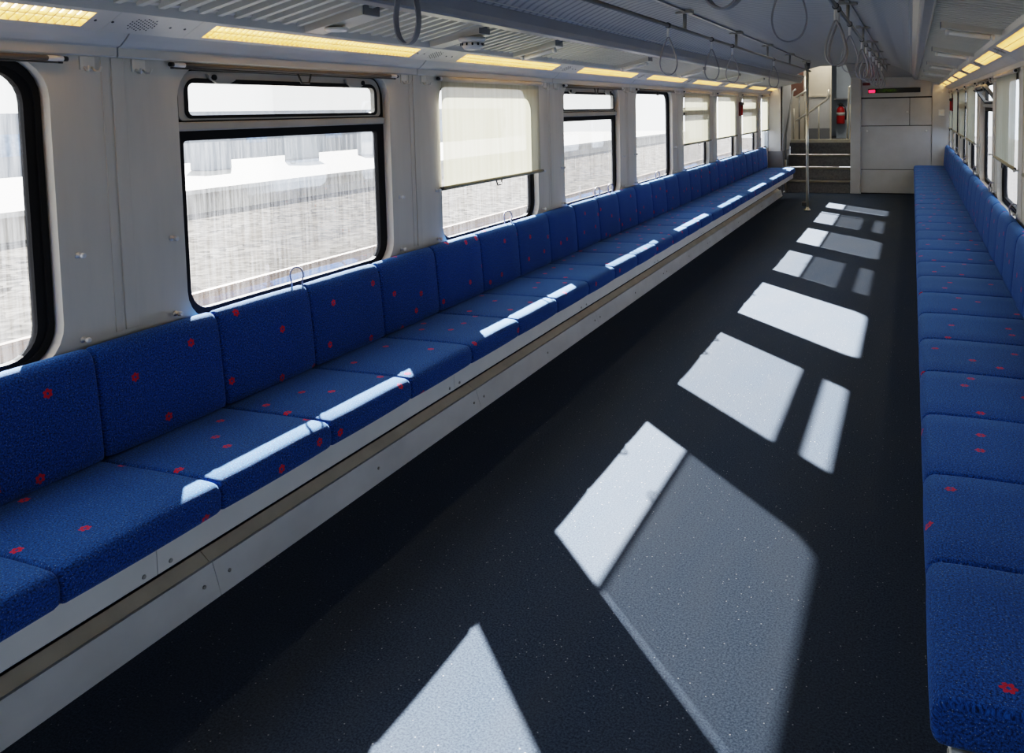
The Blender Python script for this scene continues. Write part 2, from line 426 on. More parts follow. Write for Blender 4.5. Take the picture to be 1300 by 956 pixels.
# ------------------------------------------------------------------ floor, walls, ceiling
YB = -2.6                                                       # rear end, behind the camera
def struct(o, label, cat): return tag(o, label, cat, kind='structure')
struct(MB().box(XL - .04, XR + .04, YB, YE + .02, -.06, 0).build('floor', 'carpet'), 'dark speckled carpet floor of the aisle', 'floor')
WIN = range(0, 10)
def win_last(i): return i == 9
def win_hw(i): return .40 if i == 9 else .60
def win_c(i): return wc(i) - .22 if i == 9 else wc(i)
for s in (0, 1):
    holes = [rrect(win_c(i) - win_hw(i), win_c(i) + win_hw(i), .755, 1.612, .11) for i in WIN]
    if s: holes = [[(-a, b) for a, b in h] for h in holes]
    mb = MB()
    y0, y1 = (YB, YE + .03) if s == 0 else (-YE - .03, -YB)
    mb.plate([(y0, -.05), (y1, -.05), (y1, 2.2), (y0, 2.2)], holes, -.037, 0)
    o = mb.build('wall_' + SIDE[s], 'wall'); o.location = wl(s, 0, 0, 0); o.rotation_euler.z = RZ[s]
    struct(o, 'pale grey %s side wall with rounded window openings' % SIDE[s], 'wall')
    # joint cover strips between the windows
    for n_, i in enumerate(range(1, 9)):
        yc = (wc(i) + wc(i + 1)) / 2
        t = MB().bbox(-.002, .005, -.022, .022, .80, 1.622, .002).bbox(-.002, .003, -.055, -.030, .80, 1.622, .001).build('trim_%d' % (1 + n_ + 8 * s), 'wall')
        t.location = wl(s, 0, yc, 0); t.rotation_euler.z = RZ[s]
        struct(t, 'vertical joint strip on the %s wall after the %s window' % (SIDE[s], wname(s, i)), 'trim')
struct(MB().box(XL - .1, XR + .1, YB - .05, YB, -.05, 2.25).build('wall_rear', 'wall'), 'plain rear wall behind the viewer', 'wall')

# centre ceiling
prof = [(-1.665, 1.885), (-1.60, 1.925), (-1.5, 1.968), (-1.39, 2.003), (-1.28, 2.028), (-1.05, 2.05), (-.827, 2.058)]
prof = prof + [(2 * XM - x, z) for x, z in reversed(prof[:-1])]
mb = MB()
mb.sweep(prof + [(0.03, 2.2), (-1.69, 2.2)], YB, 13.2, sm=False)
mb.sweep([(-.915, 2.054)] + prof[6:] + [(0.03, 2.2), (-.915, 2.2)], 13.2, YE + .05, sm=False)
mb.box(-2.0, -.915, 13.2, YE + .05, 2.085, 2.12)
struct(mb.build('ceiling', 'ceiling'), 'grey centre ceiling with fine cross ribs', 'ceiling')
struct(MB().box(XL - .1, XR + .1, YB - .05, 18.3, 2.90, 2.95).box(XL - .1, XR + .1, YB - .05, YE, 2.2, 2.25).build('ceiling_roof', 'wall'), 'roof shell above the ceiling', 'ceiling')

LY0, LP_, LL = 2.70, 1.645, 1.22                                # first lamp centre, pitch, length
lamp_y = [LY0 + LP_ * k for k in range(-3, 8)]
A = Vector((.071, 1.690)); B = Vector((.165, 1.737))            # light strip lower / upper edge in (x,z)
def on(t): return A + (B - A) * t
T0, T1 = .12, .86                                               # lamp opening along the strip
for s in (0, 1):
    mb = MB()
    segs = []
    joints = [1.83 + LP_ * k for k in range(-3, 9)]
    ys = [YB] + joints + [YE]
    lip = [(0, 1.628), (.014, 1.622), (.019, 1.626), (.020, 1.651), (.034, 1.656), (.052, 1.671), (.071, 1.690)]
    sg = 1 if s == 0 else -1
    for a, b in zip(ys[:-1], ys[1:]):
        if b - a < .02: continue
        mb.sweep(lip + [(.06, 1.72), (0, 1.72)], *sorted((sg * (a + .003), sg * (b - .003))), sm=False)
    th = Vector((-.004, .008))
    def strip(t0, t1, a, b):
        p, q = on(t0), on(t1)
        mb.sweep([tuple(p), tuple(q), tuple(q + th), tuple(p + th)], *sorted((sg * a, sg * b)))
    cur = YB
    for yc in lamp_y:
        a, b = yc - LL / 2, yc + LL / 2
        b = min(b, YE - .02)
        ja, jb = a - .065, b + .065
        if ja > cur: strip(0, 1, cur + .0015, ja - .0015)       # plain / loudspeaker section
        strip(0, T0, ja, jb); strip(T1, 1, ja, jb); strip(T0, T1, ja, a); strip(T0, T1, b, jb)
        cur = jb
    mb.sweep([(.165, 1.737), (.168, 1.744), (.176, 1.766), (.19, 1.772), (.19, 1.79), (.16, 1.79), (.155, 1.745)], *sorted((sg * YB, sg * YE)))
    o = mb.build('trim_%d' % (17 + s), 'cove'); o.location = wl(s, 0, 0, 0); o.rotation_euler.z = RZ[s]
    struct(o, 'sloping grey cove carrying the lamps above the %s windows' % SIDE[s], 'cove')
    # ribbed side ceiling
    mb = MB(); x0, z0, x1, z1 = .178, 1.772, .475, 1.836
    per = .0745; k = int((YE - YB) / per)
    pts = []
    for i in range(k):
        y = YB + i * per
        for dy, h in ((0, .004), (.044, .004), (.048, -.014), (.0705, -.014)): pts.append((y + dy, h))
    vs = [(x, sg * y, z + h) for y, h in pts for x, z in ((x0, z0), (x1, z1))]
    for mi_ in (0, 1): mb.add(vs, [(2 * i, 2 * i + 1, 2 * i + 3, 2 * i + 2) for i in range(len(pts) - 1) if (i % 4 in (0, 3)) == (mi_ == 1)], mi_)
    mb.box(x0 - .03, x1 + .1, *sorted((sg * YB, sg * YE)), 1.90, 1.93)
    o = mb.build('trim_%d' % (19 + s), ['rib', 'rib_gap_shade']); o.location = wl(s, 0, 0, 0); o.rotation_euler.z = RZ[s]
    struct(o, 'ribbed pale ceiling panel above the %s row of lamps' % SIDE[s], 'ceiling panel')
    # longitudinal beam
    mb = MB().sweep([(.468, 1.832), (.474, 1.816), (.482, 1.812), (.515, 1.818), (.523, 1.826), (.530, 1.848), (.556, 1.888), (.556, 1.92), (.46, 1.92)], *sorted((sg * YB, sg * YE)))
    o = mb.build('trim_%d' % (21 + s), 'beam'); o.location = wl(s, 0, 0, 0); o.rotation_euler.z = RZ[s]
    struct(o, 'blue grey lengthwise beam along the %s edge of the centre ceiling' % SIDE[s], 'beam')

# ------------------------------------------------------------------ end of the saloon
XC0, XC1 = -.915, -.757                                          # column beside the stairs
mb = MB()
mb.box(XC1, XR + .03, YE + .03, YE + .10, 0, 2.2)                # behind the cabinets
mb.box(XC1, .300, YE - .005, YE + .03, 1.556, 2.1)               # header over the cabinets
mb.box(.300, XR, YE - .03, YE + .03, 0, 2.1)
o = struct(mb.build('wall_end', 'wall_end'), 'pale grey end wall with the sign and cabinets', 'wall')
struct(MB().bbox(XC0, XC1 + .002, YE - .05, YE + .10, 0, 2.12, .012).build('trim_23', 'wall_end'), 'square grey pillar between stairs and cabinets', 'pillar')
mb = MB().add([(XC0, 13.2, 2.05), (.05, 13.2, 2.0), (XC0, YE, 1.87), (.12, YE, 1.86), (XC0, YE, 2.1), (.12, YE, 2.1)],
              [(0, 1, 3, 2), (0, 2, 4), (1, 5, 3), (0, 4, 5, 1), (2, 3, 5, 4)])
struct(mb.build('trim_24', 'ceiling'), 'lowered ceiling soffit above the end cabinets', 'soffit')
# partition left of the stairs
mb = MB().box(XL, -1.970, 14.22, 14.26, .70, 2.15, 0).box(XL, -1.972, 14.215, 14.26, 0, .70, 1).box(-2.0, -1.975, 14.22, 15.3, .70, 2.7, 0).box(-2.0, -1.98, 14.22, 15.3, 0, .70, 1)
struct(mb.build('wall_partition', ['wall_end', 'wall_dark']), 'narrow pale partition left of the stairs with a dark lower part', 'wall')
# stairwell and vestibule
mb = MB().box(XC0, XC0 + .03, YE + .1, 15.3, 0, 2.7)
mb.box(XC0, XR, 15.27, 15.3, .8, 2.9).box(-2.25, -2.22, 15.3, 18.2, .8, 2.9).box(XR - .8, XR - .77, 15.3, 18.2, .8, 2.9)
mb.box(XL - .1, XL, 14.2, 15.3, 0, 2.9)
struct(mb.build('wall_stairwell', 'bluegrey'), 'pale walls of the vestibule above the stairs', 'wall')
struct(MB().box(-2.25, XR, 18.15, 18.2, .8, 2.9).box(-1.36, -.9, 17.2, 17.24, .8, 2.9).build('wall_vestibule', 'bluegrey'), 'blue grey back wall behind the fire extinguisher', 'wall')
struct(MB().box(-2.25, XR, 15.12, 18.2, .74, .80).build('floor_vestibule', 'step'), 'dark floor at the top of the stairs', 'floor')
struct(MB().box(-2.25, XR, YE + .05, 18.2, 2.72, 2.76).build('ceiling_vestibule', 'wall_end'), 'vestibule ceiling', 'ceiling')
mb = MB()
mb.box(-1.80, -1.375, 16.2, 16.26, 1.02, 1.60, 0)
for k in range(8): mb.box(-1.79 + k * .052, -1.785 + k * .052, 16.194, 16.2, 1.02, 1.60, 0)
mb.box(-1.80, -1.375, 16.2, 16.26, 1.63, 2.72, 1).box(-1.80, -1.375, 16.18, 16.27, 1.60, 1.63, 2)
mb.box(-1.80, -1.375, 16.19, 16.26, .80, 1.02, 3)
mb.box(-1.392, -1.368, 16.18, 16.28, .80, 2.72, 1)
struct(mb.build('wall_vestibule_panel', ['wall_end', 'beige', 'steel', 'wall_dark']), 'beige partition panel with a pale ribbed lower half behind the handrail', 'wall')
struct(MB().box(-2.1, -1.84, 16.0, 16.03, 1.62, 2.10, 0).box(-2.2, -2.1, 16.0, 16.03, .8, 2.7, 1).box(-1.84, -1.80, 16.0, 16.03, .8, 2.7, 1).box(-2.1, -1.84, 16.0, 16.03, .8, 1.62, 1).box(-2.1, -1.84, 16.0, 16.03, 2.10, 2.7, 1).build('door_1', ['brown', 'beige']),
       'red brown door panel left of the beige vestibule partition', 'door')

# stairs
st = thing('staircase', 'short dark staircase with pale nosings beside the end cabinets', 'stairs', (-1.45, YE, 0))
for k in range(4):
    y = YE + .26 * k; z = .2 * (k + 1)
    MB().box(-1.965, XC0 - .006, y, 15.26 if k < 3 else 15.14, z - .2 + (0 if k else 0), z - .03).build('step', 'step', st, (-1.45, YE, 0))
    n = MB().bbox(-1.965, XC0 - .006, y - .022, y + .028 if k < 3 else y + .06, z - .03, z + (.004 if k < 3 else .055), .006).build('nosing', 'nosing' if k == 3 else 'nosing_dull', st, (-1.45, YE, 0))
n['label'] = 'broad pale top nosing'

# cabinets
cb = thing('cabinet', 'flat pale grey wall cabinet on the end wall under the display', 'cabinet', (-.23, YE + .03, 0))
O = (-.23, YE + .03, 0)
MB().box(XC1 + .004, .296, YE + .004, YE + .027, .0, 1.553).build('carcass', 'dark', cb, O)
def door(x0, x1, z0, z1, knobs, lab):
    d = MB().bbox(x0 + .004, x1 - .004, YE - .012, YE + .01, z0 + .003, z1 - .003, .003).build('door', 'wall_end', cb, O); d['label'] = lab
    for kx, kz in knobs:
        MB().lathe([(.004, 0), (.016, -.004), (.018, -.014), (.012, -.02)], (kx, YE - .012, kz), 14, axis='Y').build('knob', 'white_plastic', d, (0, 0, 0)).matrix_parent_inverse = Matrix.Identity(4)
    for c in d.children: c.data.transform(Matrix.Translation(-Vector(O)))
door(XC1, -.028, 1.098, 1.535, [(-.062, 1.313)], 'wide upper door')
door(-.028, .298, 1.098, 1.535, [], 'narrow upper door')
door(XC1, .298, .394, 1.094, [(-.66, 1.019), (.217, 1.011)], 'large middle door with two knobs')
door(XC1, .298, .012, .390, [], 'plain bottom door')

# display, notices, switch
t = thing('passenger_display', 'long black passenger display with a glowing red end above the cabinets', 'display', (-.26, YE - .005, 1.655)); O = t.location.copy()
MB().bbox(-.65, .125, YE - .03, YE - .005, 1.618, 1.692, .005).build('housing', 'black_plastic', t, O)
MB().box(-.638, -.545, YE - .033, YE - .029, 1.628, 1.672).build('lit_text', 'led_red', t, O)
mb = MB()
random.seed(3)
for c in range(44):
    for r in range(5):
        if random.random() < .34: mb.box(-.51 + c * .0065, -.506 + c * .0065, YE - .033, YE - .029, 1.635 + r * .009, 1.6405 + r * .009)
mb.box(-.52, .115, YE - .0312, YE - .0295, 1.630, 1.682, 1)
mb.build('dot_print', ['led_green', 'black_plastic'], t, O)
t = MB().bbox(-.735, -.62, YE - .012, YE - .005, 1.748, 1.79, .002).build('notice_sticker', 'red_dark', None, (-.68, YE - .01, 1.77)); tag(t, 'small dark red sticker at upper left of the display', 'sticker')
mb = MB()
mb.box(-.62, -.44, YE - .008, YE - .005, 1.815, 1.85, 1)
for k in range(5): mb.box(-.615 + k * .037, -.597 + k * .037, YE - .0085, YE - .005, 1.818, 1.847)
t = thing('warning_notice', 'row of dark red marks high on the end wall', 'notice', (-.54, YE - .01, 1.83))
mb.build('lettering', ['red_dark', 'wall_end'], t, t.location)
t = thing('wall_switch', 'small white switch on the end wall right of the cabinets', 'switch', (.43, YE - .03, 1.29)); O = t.location.copy()
MB().bbox(.385, .475, YE - .045, YE - .03, 1.24, 1.34, .006).build('plate', 'white_plastic', t, O)
MB().bbox(.415, .445, YE - .055, YE - .045, 1.27, 1.31, .004).build('rocker', 'hook', t, O)

# pole
PX, PY = -1.322, 11.93
t = thing('grab_pole', 'upright steel grab pole in front of the stairs', 'pole', (PX, PY, 0)); O = t.location.copy()
MB().tube([(PX, PY, .0), (PX, PY, 2.02)], .019, 16).build('pole', 'steel', t, O)
MB().lathe([(.045, 0), (.045, .012), (.026, .03), (.02, .045)], (PX, PY, 0), 20).build('foot_flange', 'steel', t, O)
MB().bbox(PX - .075, PX - .012, PY - .02, PY + .02, .06, .115, .006).build('clamp', 'rail', t, O)
MB().lathe([(.02, 1.93), (.034, 1.96), (.04, 2.03)], (PX, PY, 0), 20).build('ceiling_socket', 'rail', t, O)

# stair handrails
t = thing('stair_handrail', 'bent bright handrail rising to the right over the stairs', 'handrail', (-1.42, 15.75, .8)); O = t.location.copy()
MB().tube([(-1.95, 15.75, 1.17), (-1.75, 15.75, 1.30), (-1.41, 15.75, 1.545), (-1.385, 15.75, 1.60), (-1.38, 15.75, 1.72)], .02, 12).build('bar', 'steel', t, O)
MB().tube([(-1.545, 15.75, .8), (-1.545, 15.75, 1.45)], .014, 10).build('post', 'steel', t, O)
t = thing('upper_handrail', 'short bright handrail stub above the bent handrail', 'handrail', (-1.87, 15.85, .8)); O = t.location.copy()
MB().tube([(-1.96, 15.85, 1.60), (-1.76, 15.85, 1.725)], .022, 12).build('bar', 'steel', t, O)
MB().tube([(-1.90, 15.85, .8), (-1.90, 15.85, 1.63)], .011, 10).build('post', 'rail', t, O)
MB().tube([(-1.80, 15.85, .8), (-1.80, 15.85, 1.98)], .012, 10).build('post', 'steel', t, O)
for nm, x, lab in (('side_handrail', -1.945, 'sloping tube handrail at the left edge of the stairs'), ('side_handrail', -.985, 'bright upright handrail at the right edge of the stairs')):
    t = thing(nm, lab, 'handrail', (x, 15.05, .82)); O = t.location.copy()
    if x < -1.5:
        MB().tube([(x, 14.36, .55), (x, 14.40, .95), (x + .01, 14.8, 1.35), (x + .02, 15.15, 1.70), (x + .06, 15.2, 1.73)], .018, 12).build('bar', 'frame_metal', t, O)
        MB().tube([(x + .04, 15.1, .862), (x + .04, 15.1, 1.40)], .015, 12).build('post', 'steel', t, O)
        MB().tube([(x, 14.36, .0), (x, 14.36, .56)], .016, 12).build('post', 'steel', t, O)
    else:
        MB().tube([(x - .03, 15.12, .862), (x - .02, 15.12, 1.2), (x, 15.14, 1.74), (x + .02, 15.18, 1.76)], .018, 12).build('bar', 'steel', t, O)
        MB().tube([(x + .02, 15.2, .862), (x + .025, 15.2, 1.45)], .02, 12).build('post', 'steel', t, O)

# fire extinguisher
ex, ey = -1.27, 17.10
t = thing('fire_extinguisher', 'red fire extinguisher hung on the vestibule wall above the stairs', 'fire extinguisher', (ex, ey, 1.08)); O = t.location.copy()
MB().lathe([(.07, 1.08), (.078, 1.10), (.078, 1.32), (.068, 1.37), (.04, 1.405), (.025, 1.415)], (ex, ey, 0), 24).build('body', 'red', t, O)
MB().lathe([(.03, 1.41), (.03, 1.45), (.018, 1.48)], (ex, ey, 0), 14).bbox(ex - .06, ex + .05, ey - .012, ey + .012, 1.455, 1.475, .003).build('valve', 'black_plastic', t, O)
MB().box(ex - .03, ex + .03, ey + .07, 17.2, 1.15, 1.30).build('mount_bracket', 'black_plastic', t, O)
MB().tube([(ex + .03, ey - .02, 1.44), (ex + .08, ey - .05, 1.41), (ex + .10, ey - .06, 1.30), (ex + .095, ey - .05, 1.16)], .012, 10).build('hose', 'black_plastic', t, O)
MB().lathe([(.0792, 1.24), (.0792, 1.30)], (ex, ey, 0), 24).build('label_band', 'cove', t, O)
t = MB().bbox(ex - .13, ex + .14, 17.05, 17.2, 1.545, 1.575, .004).build('wall_shelf', 'wall_dark', None, (ex, 17.15, 1.56)); tag(t, 'thin dark shelf on the wall above the fire extinguisher', 'shelf')

# ------------------------------------------------------------------ windows
wn = 0
for s in (0, 1):
    for i in range(0, 10):
        wn += 1
        hop = (i % 2 == 0) if s == 0 else (i % 2 == 1)
        hw = win_hw(i); yc = win_c(i)
        loc = wl(s, 0, yc, 0)
        w = thing('window_%d' % wn, '%s %s window%s' % (wname(s, i), SIDE[s], ' with a top-hinged upper vent' if hop else ' with one tall pane'), 'window', loc, RZ[s], None, 'structure')
        big = rrect(-hw - .02, hw + .02, .735, 1.632, .12)
        if hop:
            lower = rrect(-hw + .05, hw - .05, .785, 1.362, [.075, .075, .012, .012])
            upper = rrect(-hw + .05, hw - .05, 1.442, 1.578, [.016, .016, .04, .04])
            MB().plate(big, [lower, upper], -.060, -.037).build('frame', 'rubber', w)
            MB().add([(-.050, a, b) for a, b in rrect(-hw + .02, hw - .02, .76, 1.385, .05)], [tuple(range(28))]).build('pane', 'glass', w)
            MB().bbox(-.056, -.018, -hw + .012, hw - .012, 1.395, 1.425, .005).build('mullion', 'frame_metal', w)
            sa = MB(); opened = (s == 1 and i == 5)
            sa.plate(rrect(-hw + .03, hw - .03, 1.430, 1.597, [.02, .02, .07, .07]), [rrect(-hw + .07, hw - .07, 1.447, 1.556, [.016, .016, .024, .024])], -.052, -.030, 0)
            sa.plate(rrect(-hw + .056, hw - .056, 1.436, 1.572, [.025, .025, .05, .05]), [rrect(-hw + .07, hw - .07, 1.447, 1.556, [.016, .016, .024, .024])], -.032, -.026, 1)
            so = sa.build('vent_sash', ['frame_metal', 'rubber'], w)
            pn = MB().add([(-.041, a, b) for a, b in rrect(-hw + .06, hw - .06, 1.44, 1.565, .03)], [tuple(range(28))]).build('vent_pane', 'glass_clear', so)
            for y in (-hw + .22, hw - .22):
                l = MB()
                k = 1 if y < 0 else -1
                pts = [(y - .07, 1.588), (y + .07, 1.588), (y + .055, 1.568), (y + .03, 1.557), (y - .03, 1.557), (y - .055, 1.568)]
                l.plate(pts, [], -.030, -.016, 0)
                l.lathe([(.010, 0), (.010, .006)], (-.016, y - k * .045, 1.576), 12, axis='X', mi=1)
                l.build('latch', ['frame_metal', 'rubber'], so)
            if opened:
                piv = Matrix.Translation((-.040, 0, 1.432)); R = piv @ Matrix.Rotation(math.radians(34), 4, 'Y') @ piv.inverted()
                for q in [so] + list(so.children): q.data.transform(R)
        else:
            hole = rrect(-hw + .05, hw - .05, .785, 1.575, .085)
            MB().plate(big, [hole], -.060, -.037).build('frame', 'rubber', w)
            MB().plate(rrect(-hw + .008, hw - .008, .762, 1.604, .105), [rrect(-hw + .022, hw - .022, .776, 1.59, .098)], -.037, -.030).build('gasket', 'rubber', w)
            MB().add([(-.050, a, b) for a, b in rrect(-hw + .02, hw - .02, .76, 1.60, .08)], [tuple(range(28))]).build('pane', 'glass', w)

# ------------------------------------------------------------------ roller blinds
def make_blind(hw, drop, s, label, loc):
    t = thing('roller_blind', label, 'blind', loc, RZ[s], 'roller blinds over the windows')
    B_ = .036 if drop else 0
    MB().tube([(.022, -hw + .015, 0), (.022, hw - .015, 0)], .013 if drop else .0075, 12).build('roller', 'ledge' if drop else 'roller', t)
    for k in (-1, 1):
        e = MB().tube([(.022, k * hw, 0), (.022, k * (hw - .045), 0)], .0078 if not drop else .012, 12).build('end_bracket', 'white_plastic', t)
        MB().tube([(.022, k * (hw + .014), 0), (.022, k * (hw), 0)], .0085 if drop else .0072, 12).build('end_cap', 'black_plastic', e)
    z = -drop if drop else -.0105
    if drop:
        fb = MB(); n = 14
        vs = []; fs = []
        for a in range(n + 1):
            for b in range(7):
                y = -hw + .03 + (2 * hw - .06) * a / n
                vs.append((.014 + .003 * math.sin(a * 1.9) * b / 6, y, -.005 + (z + .005) * b / 6))
        for a in range(n):
            for b in range(6): fs.append((a * 7 + b, a * 7 + b + 1, (a + 1) * 7 + b + 1, (a + 1) * 7 + b))
        fb.add(vs, fs, 0, True); fb.build('fabric', 'blind', t)
    hb = MB().tube([(.016, -hw + .01, z), (.016, hw - .01, z)], .0105 if drop else .003, 10).build('hem_bar', 'roller' if not drop else 'hem', t)
    MB().tube([(.022, -.038, z), (.024, -.022, z - .035), (.024, .022, z - .035), (.022, .038, z)], .004, 8).build('pull_handle', 'black_plastic', hb)
    for k in (-1, 1):
        MB().tube([(.016, k * (hw - .01), z), (.016, k * (hw + .004), z)], .009 if drop else .003, 10).build('end_knob', 'black_plastic', hb)
    return t
ZB = 1.610
for s in (0, 1):
    for i in range(1 - s, 10):
        drop = 0
        if (s == 0 and i in (3, 6, 7, 8, 9)) or (s == 1 and i in (0, 1, 2, 3, 4, 6, 7, 8, 9)): drop = ZB - 1.057  # unseen right blinds nearest the camera are put down to reduce light
        hw = .63 if i < 9 else .42
        lab = ('lowered translucent roller blind over the %s %s window' if drop else 'rolled-up roller blind above the %s %s window') % (wname(s, i), SIDE[s])
        make_blind(hw, drop, s, lab, wl(s, 0, win_c(i), ZB))

# ------------------------------------------------------------------ hooks and blind stops on the piers
hk = None
for s in (0, 1):
    for i in range(1, 9):
        if s == 1 and i < 4: continue
        ym = (wc(i) + wc(i + 1)) / 2
        for q, dy in enumerate((-.10, .075)):
            if s: q = q
            lab = 'coat hook on the %s wall past the %s window, %s of the pair' % (SIDE[s], wname(s, i), ('nearer', 'farther')[q])
            loc = wl(s, 0, ym + dy, 1.59)
            if hk is None:
                hk = thing('coat_hook', lab, 'hook', loc, RZ[s], 'coat hooks on the window piers')
                MB().bbox(0, .005, -.024, .024, -.008, .032, .002).build('mounting_plate', 'hook', hk)
                for k in (-1, 1):
                    MB().tube([(.006, k * .012, 0), (.016, k * .014, -.010), (.030, k * .017, -.012), (.036, k * .020, .002)], .0032, 8).build('hook', 'hook', hk)
            else: copy_tree(hk, lab, loc, RZ[s])
sp = None
for s in (0, 1):
    for i in range(1, 9):
        if s == 1 and i < 4: continue
        for e in (-1, 1):
            for z, zn in ((1.052, 'middle'), (.806, 'bottom')):
                if i == 1 and e < 0: continue
                lab = 'metal blind stop on the %s wall, %s %s edge of the %s window' % (SIDE[s], zn, ('near', 'far')[(e + 1) // 2], wname(s, i))
                loc = wl(s, 0, wc(i) + e * .655, z)
                if sp is None:
                    sp = thing('blind_stop', lab, 'blind stop', loc, RZ[s], 'blind stops beside the windows')
                    MB().lathe([(.009, 0), (.009, .003), (.0045, .005), (.0045, .016)], n=12, axis='X').build('mounting_base', 'alu', sp)
                    MB().lathe([(.0045, .016), (.008, .018), (.008, .026), (.005, .029)], n=12, axis='X').build('knob', 'alu', sp)
                else: copy_tree(sp, lab, loc, RZ[s])

# ------------------------------------------------------------------ lamps and loudspeaker grilles in the cove
tv = (B - A).normalized(); nv = Vector((tv.y, -tv.x))           # nv points down and inwards
lp0 = None
pc = on((T0 + T1) / 2); hwid = (B - A).length * (T1 - T0) / 2
def lp_pt(u, d): q = pc + tv * u + nv * d; return q
for s in (0, 1):
    for k, yc in enumerate(lamp_y):
        if yc < 1 or (s == 1 and yc < 3.0): continue
        n_ = sum(1 for y in lamp_y if 1 <= y <= yc)
        lab = '%s warm strip lamp from the near end of the %s cove' % (ORD[n_ - 1 - (2 if s else 0)], SIDE[s])
        loc = wl(s, pc.x, yc, pc.y)
        if lp0 is None:
            lp0 = thing('strip_lamp', lab, 'lamp', loc, RZ[s], 'warm strip lamps in the coves')
            L = LL / 2
            R = Matrix(((tv.x, 0, -nv.x), (0, 1, 0), (tv.y, 0, -nv.y)))   # local (u,y,up) -> (x,y,z)
            def lx(o):
                o.matrix_basis = R.to_4x4(); return o
            tr = MB()
            tr.box(-hwid, -hwid + .002, -L, L, 0, .022).box(hwid - .002, hwid, -L, L, 0, .022).box(-hwid, hwid, -L, -L + .002, 0, .022).box(-hwid, hwid, L - .002, L, 0, .022)
            lx(tr.build('tray', 'louver', lp0))
            lx(MB().add([(-hwid, -L, .020), (hwid, -L, .020), (hwid, L, .020), (-hwid, L, .020)], [(0, 1, 2, 3)]).build('diffuser', 'lamp', lp0))
            lv = MB()
            for j in range(1, 48): 
                y = -L + LL * j / 48
                lv.box(-hwid + .002, hwid - .002, y - .0012, y + .0012, .001, .014)
            lv.box(-.0012, .0012, -L, L, .001, .012)
            lx(lv.build('louver', 'louver', lp0))
        else: copy_tree(lp0, lab, loc, RZ[s])
gr = None
for s in (0, 1):
    for k in range(0, 8):
        yc = 1.8375 + LP_ * k
        if s == 1 and k < 2: continue
        lab = 'round perforated loudspeaker grille after the %s lamp of the %s cove' % (ORD[k if s == 0 else k - 2], SIDE[s])
        loc = wl(s, on(.5).x, yc, on(.5).y)
        if gr is None:
            gr = thing('speaker_grille', lab, 'loudspeaker', loc, RZ[s], 'loudspeaker grilles in the coves')
            g = MB()
            for a in range(-5, 6):
                for b in range(-3, 4):
                    u, y = b * .0105 + (a % 2) * .00525, a * .0105
                    if (u / .034) ** 2 + (y / .052) ** 2 < 1:
                        g.lathe([(.0023, -.0008), (.0023, .0004)], (u, y, 0), 8)
            o = g.build('perforation', 'dark', gr); o.matrix_basis = Matrix(((tv.x, 0, -nv.x), (0, 1, 0), (tv.y, 0, -nv.y))).to_4x4()
            g = MB()
            for u, y in ((0, -.10), (0, .10), (0, -.155), (0, .155)): g.lathe([(.004, -.002), (.004, .001)], (u, y, 0), 8)
            o = g.build('screw', 'black_plastic', gr); o.matrix_basis = Matrix(((tv.x, 0, -nv.x), (0, 1, 0), (tv.y, 0, -nv.y))).to_4x4()
        else: copy_tree(gr, lab, loc, RZ[s])

# ------------------------------------------------------------------ cross boxes below the ribbed ceiling
bx0 = None
LB = [2.53, 3.385, 4.25, 5.98, 7.73, 9.45, 11.13]
RB = [4.35, 6.20, 8.3, 10.2, 12.1]
for s, ys in ((0, LB), (1, RB)):
    for k, y in enumerate(ys):
        lab = '%s pale cross box from the near end under the %s ribbed ceiling' % (ORD[k], SIDE[s])
        loc = wl(s, .18, y, 1.75)
        if bx0 is None:
            bx0 = thing('ceiling_box', lab, 'ceiling box', loc, RZ[s], 'cross boxes under the ribbed ceilings')
            x0, x1 = .0, .252
            pr_ = [(x0, -.012), (x1, .036), (x1, .078), (x0, .03)]
            MB().sweep(pr_, -.052, .052).build('cover', 'rib', bx0)
            MB().sweep([(x1, .038), (x1 + .004, .039), (x1 + .004, .076), (x1, .076)], -.048, .048).build('end_cap', 'wall_dark', bx0)
        else: copy_tree(bx0, lab, loc, RZ[s])
# fittings hanging under three of the boxes
def under(x): return 1.738 + (x - .18) * (.048 / .252)
t = thing('ring_spotlight', 'white ring spotlight under the nearest left cross box', 'spotlight', wl(0, .285, LB[0] - .005, under(.285) - .006)); 
MB().lathe([(.040, 0), (.044, -.006), (.036, -.012), (.026, -.010), (.024, -.004)], n=24).build('ring', 'white_ring', t)
MB().lathe([(.024, -.002), (.020, -.006)], n=20).build('lens', 'frame_metal', t)
t = thing('smoke_detector', 'white smoke detector under the second left cross box', 'smoke detector', wl(0, .375, LB[1] - .01, under(.375) - .004))
MB().lathe([(.060, .004), (.062, -.010), (.052, -.018)], n=24).build('base', 'white_plastic', t)
c = MB().lathe([(.048, -.018), (.050, -.034), (.036, -.050), (.010, -.054)], n=24).build('sensor_head', 'white_plastic', t)
m_ = MB()
for j in range(12):
    a = 2 * PI * j / 12; m_.box(.0495 * math.cos(a) - .003, .0495 * math.cos(a) + .003, .0495 * math.sin(a) - .003, .0495 * math.sin(a) + .003, -.034, -.022)
m_.build('vent_slot', 'dark', c)
bl = None
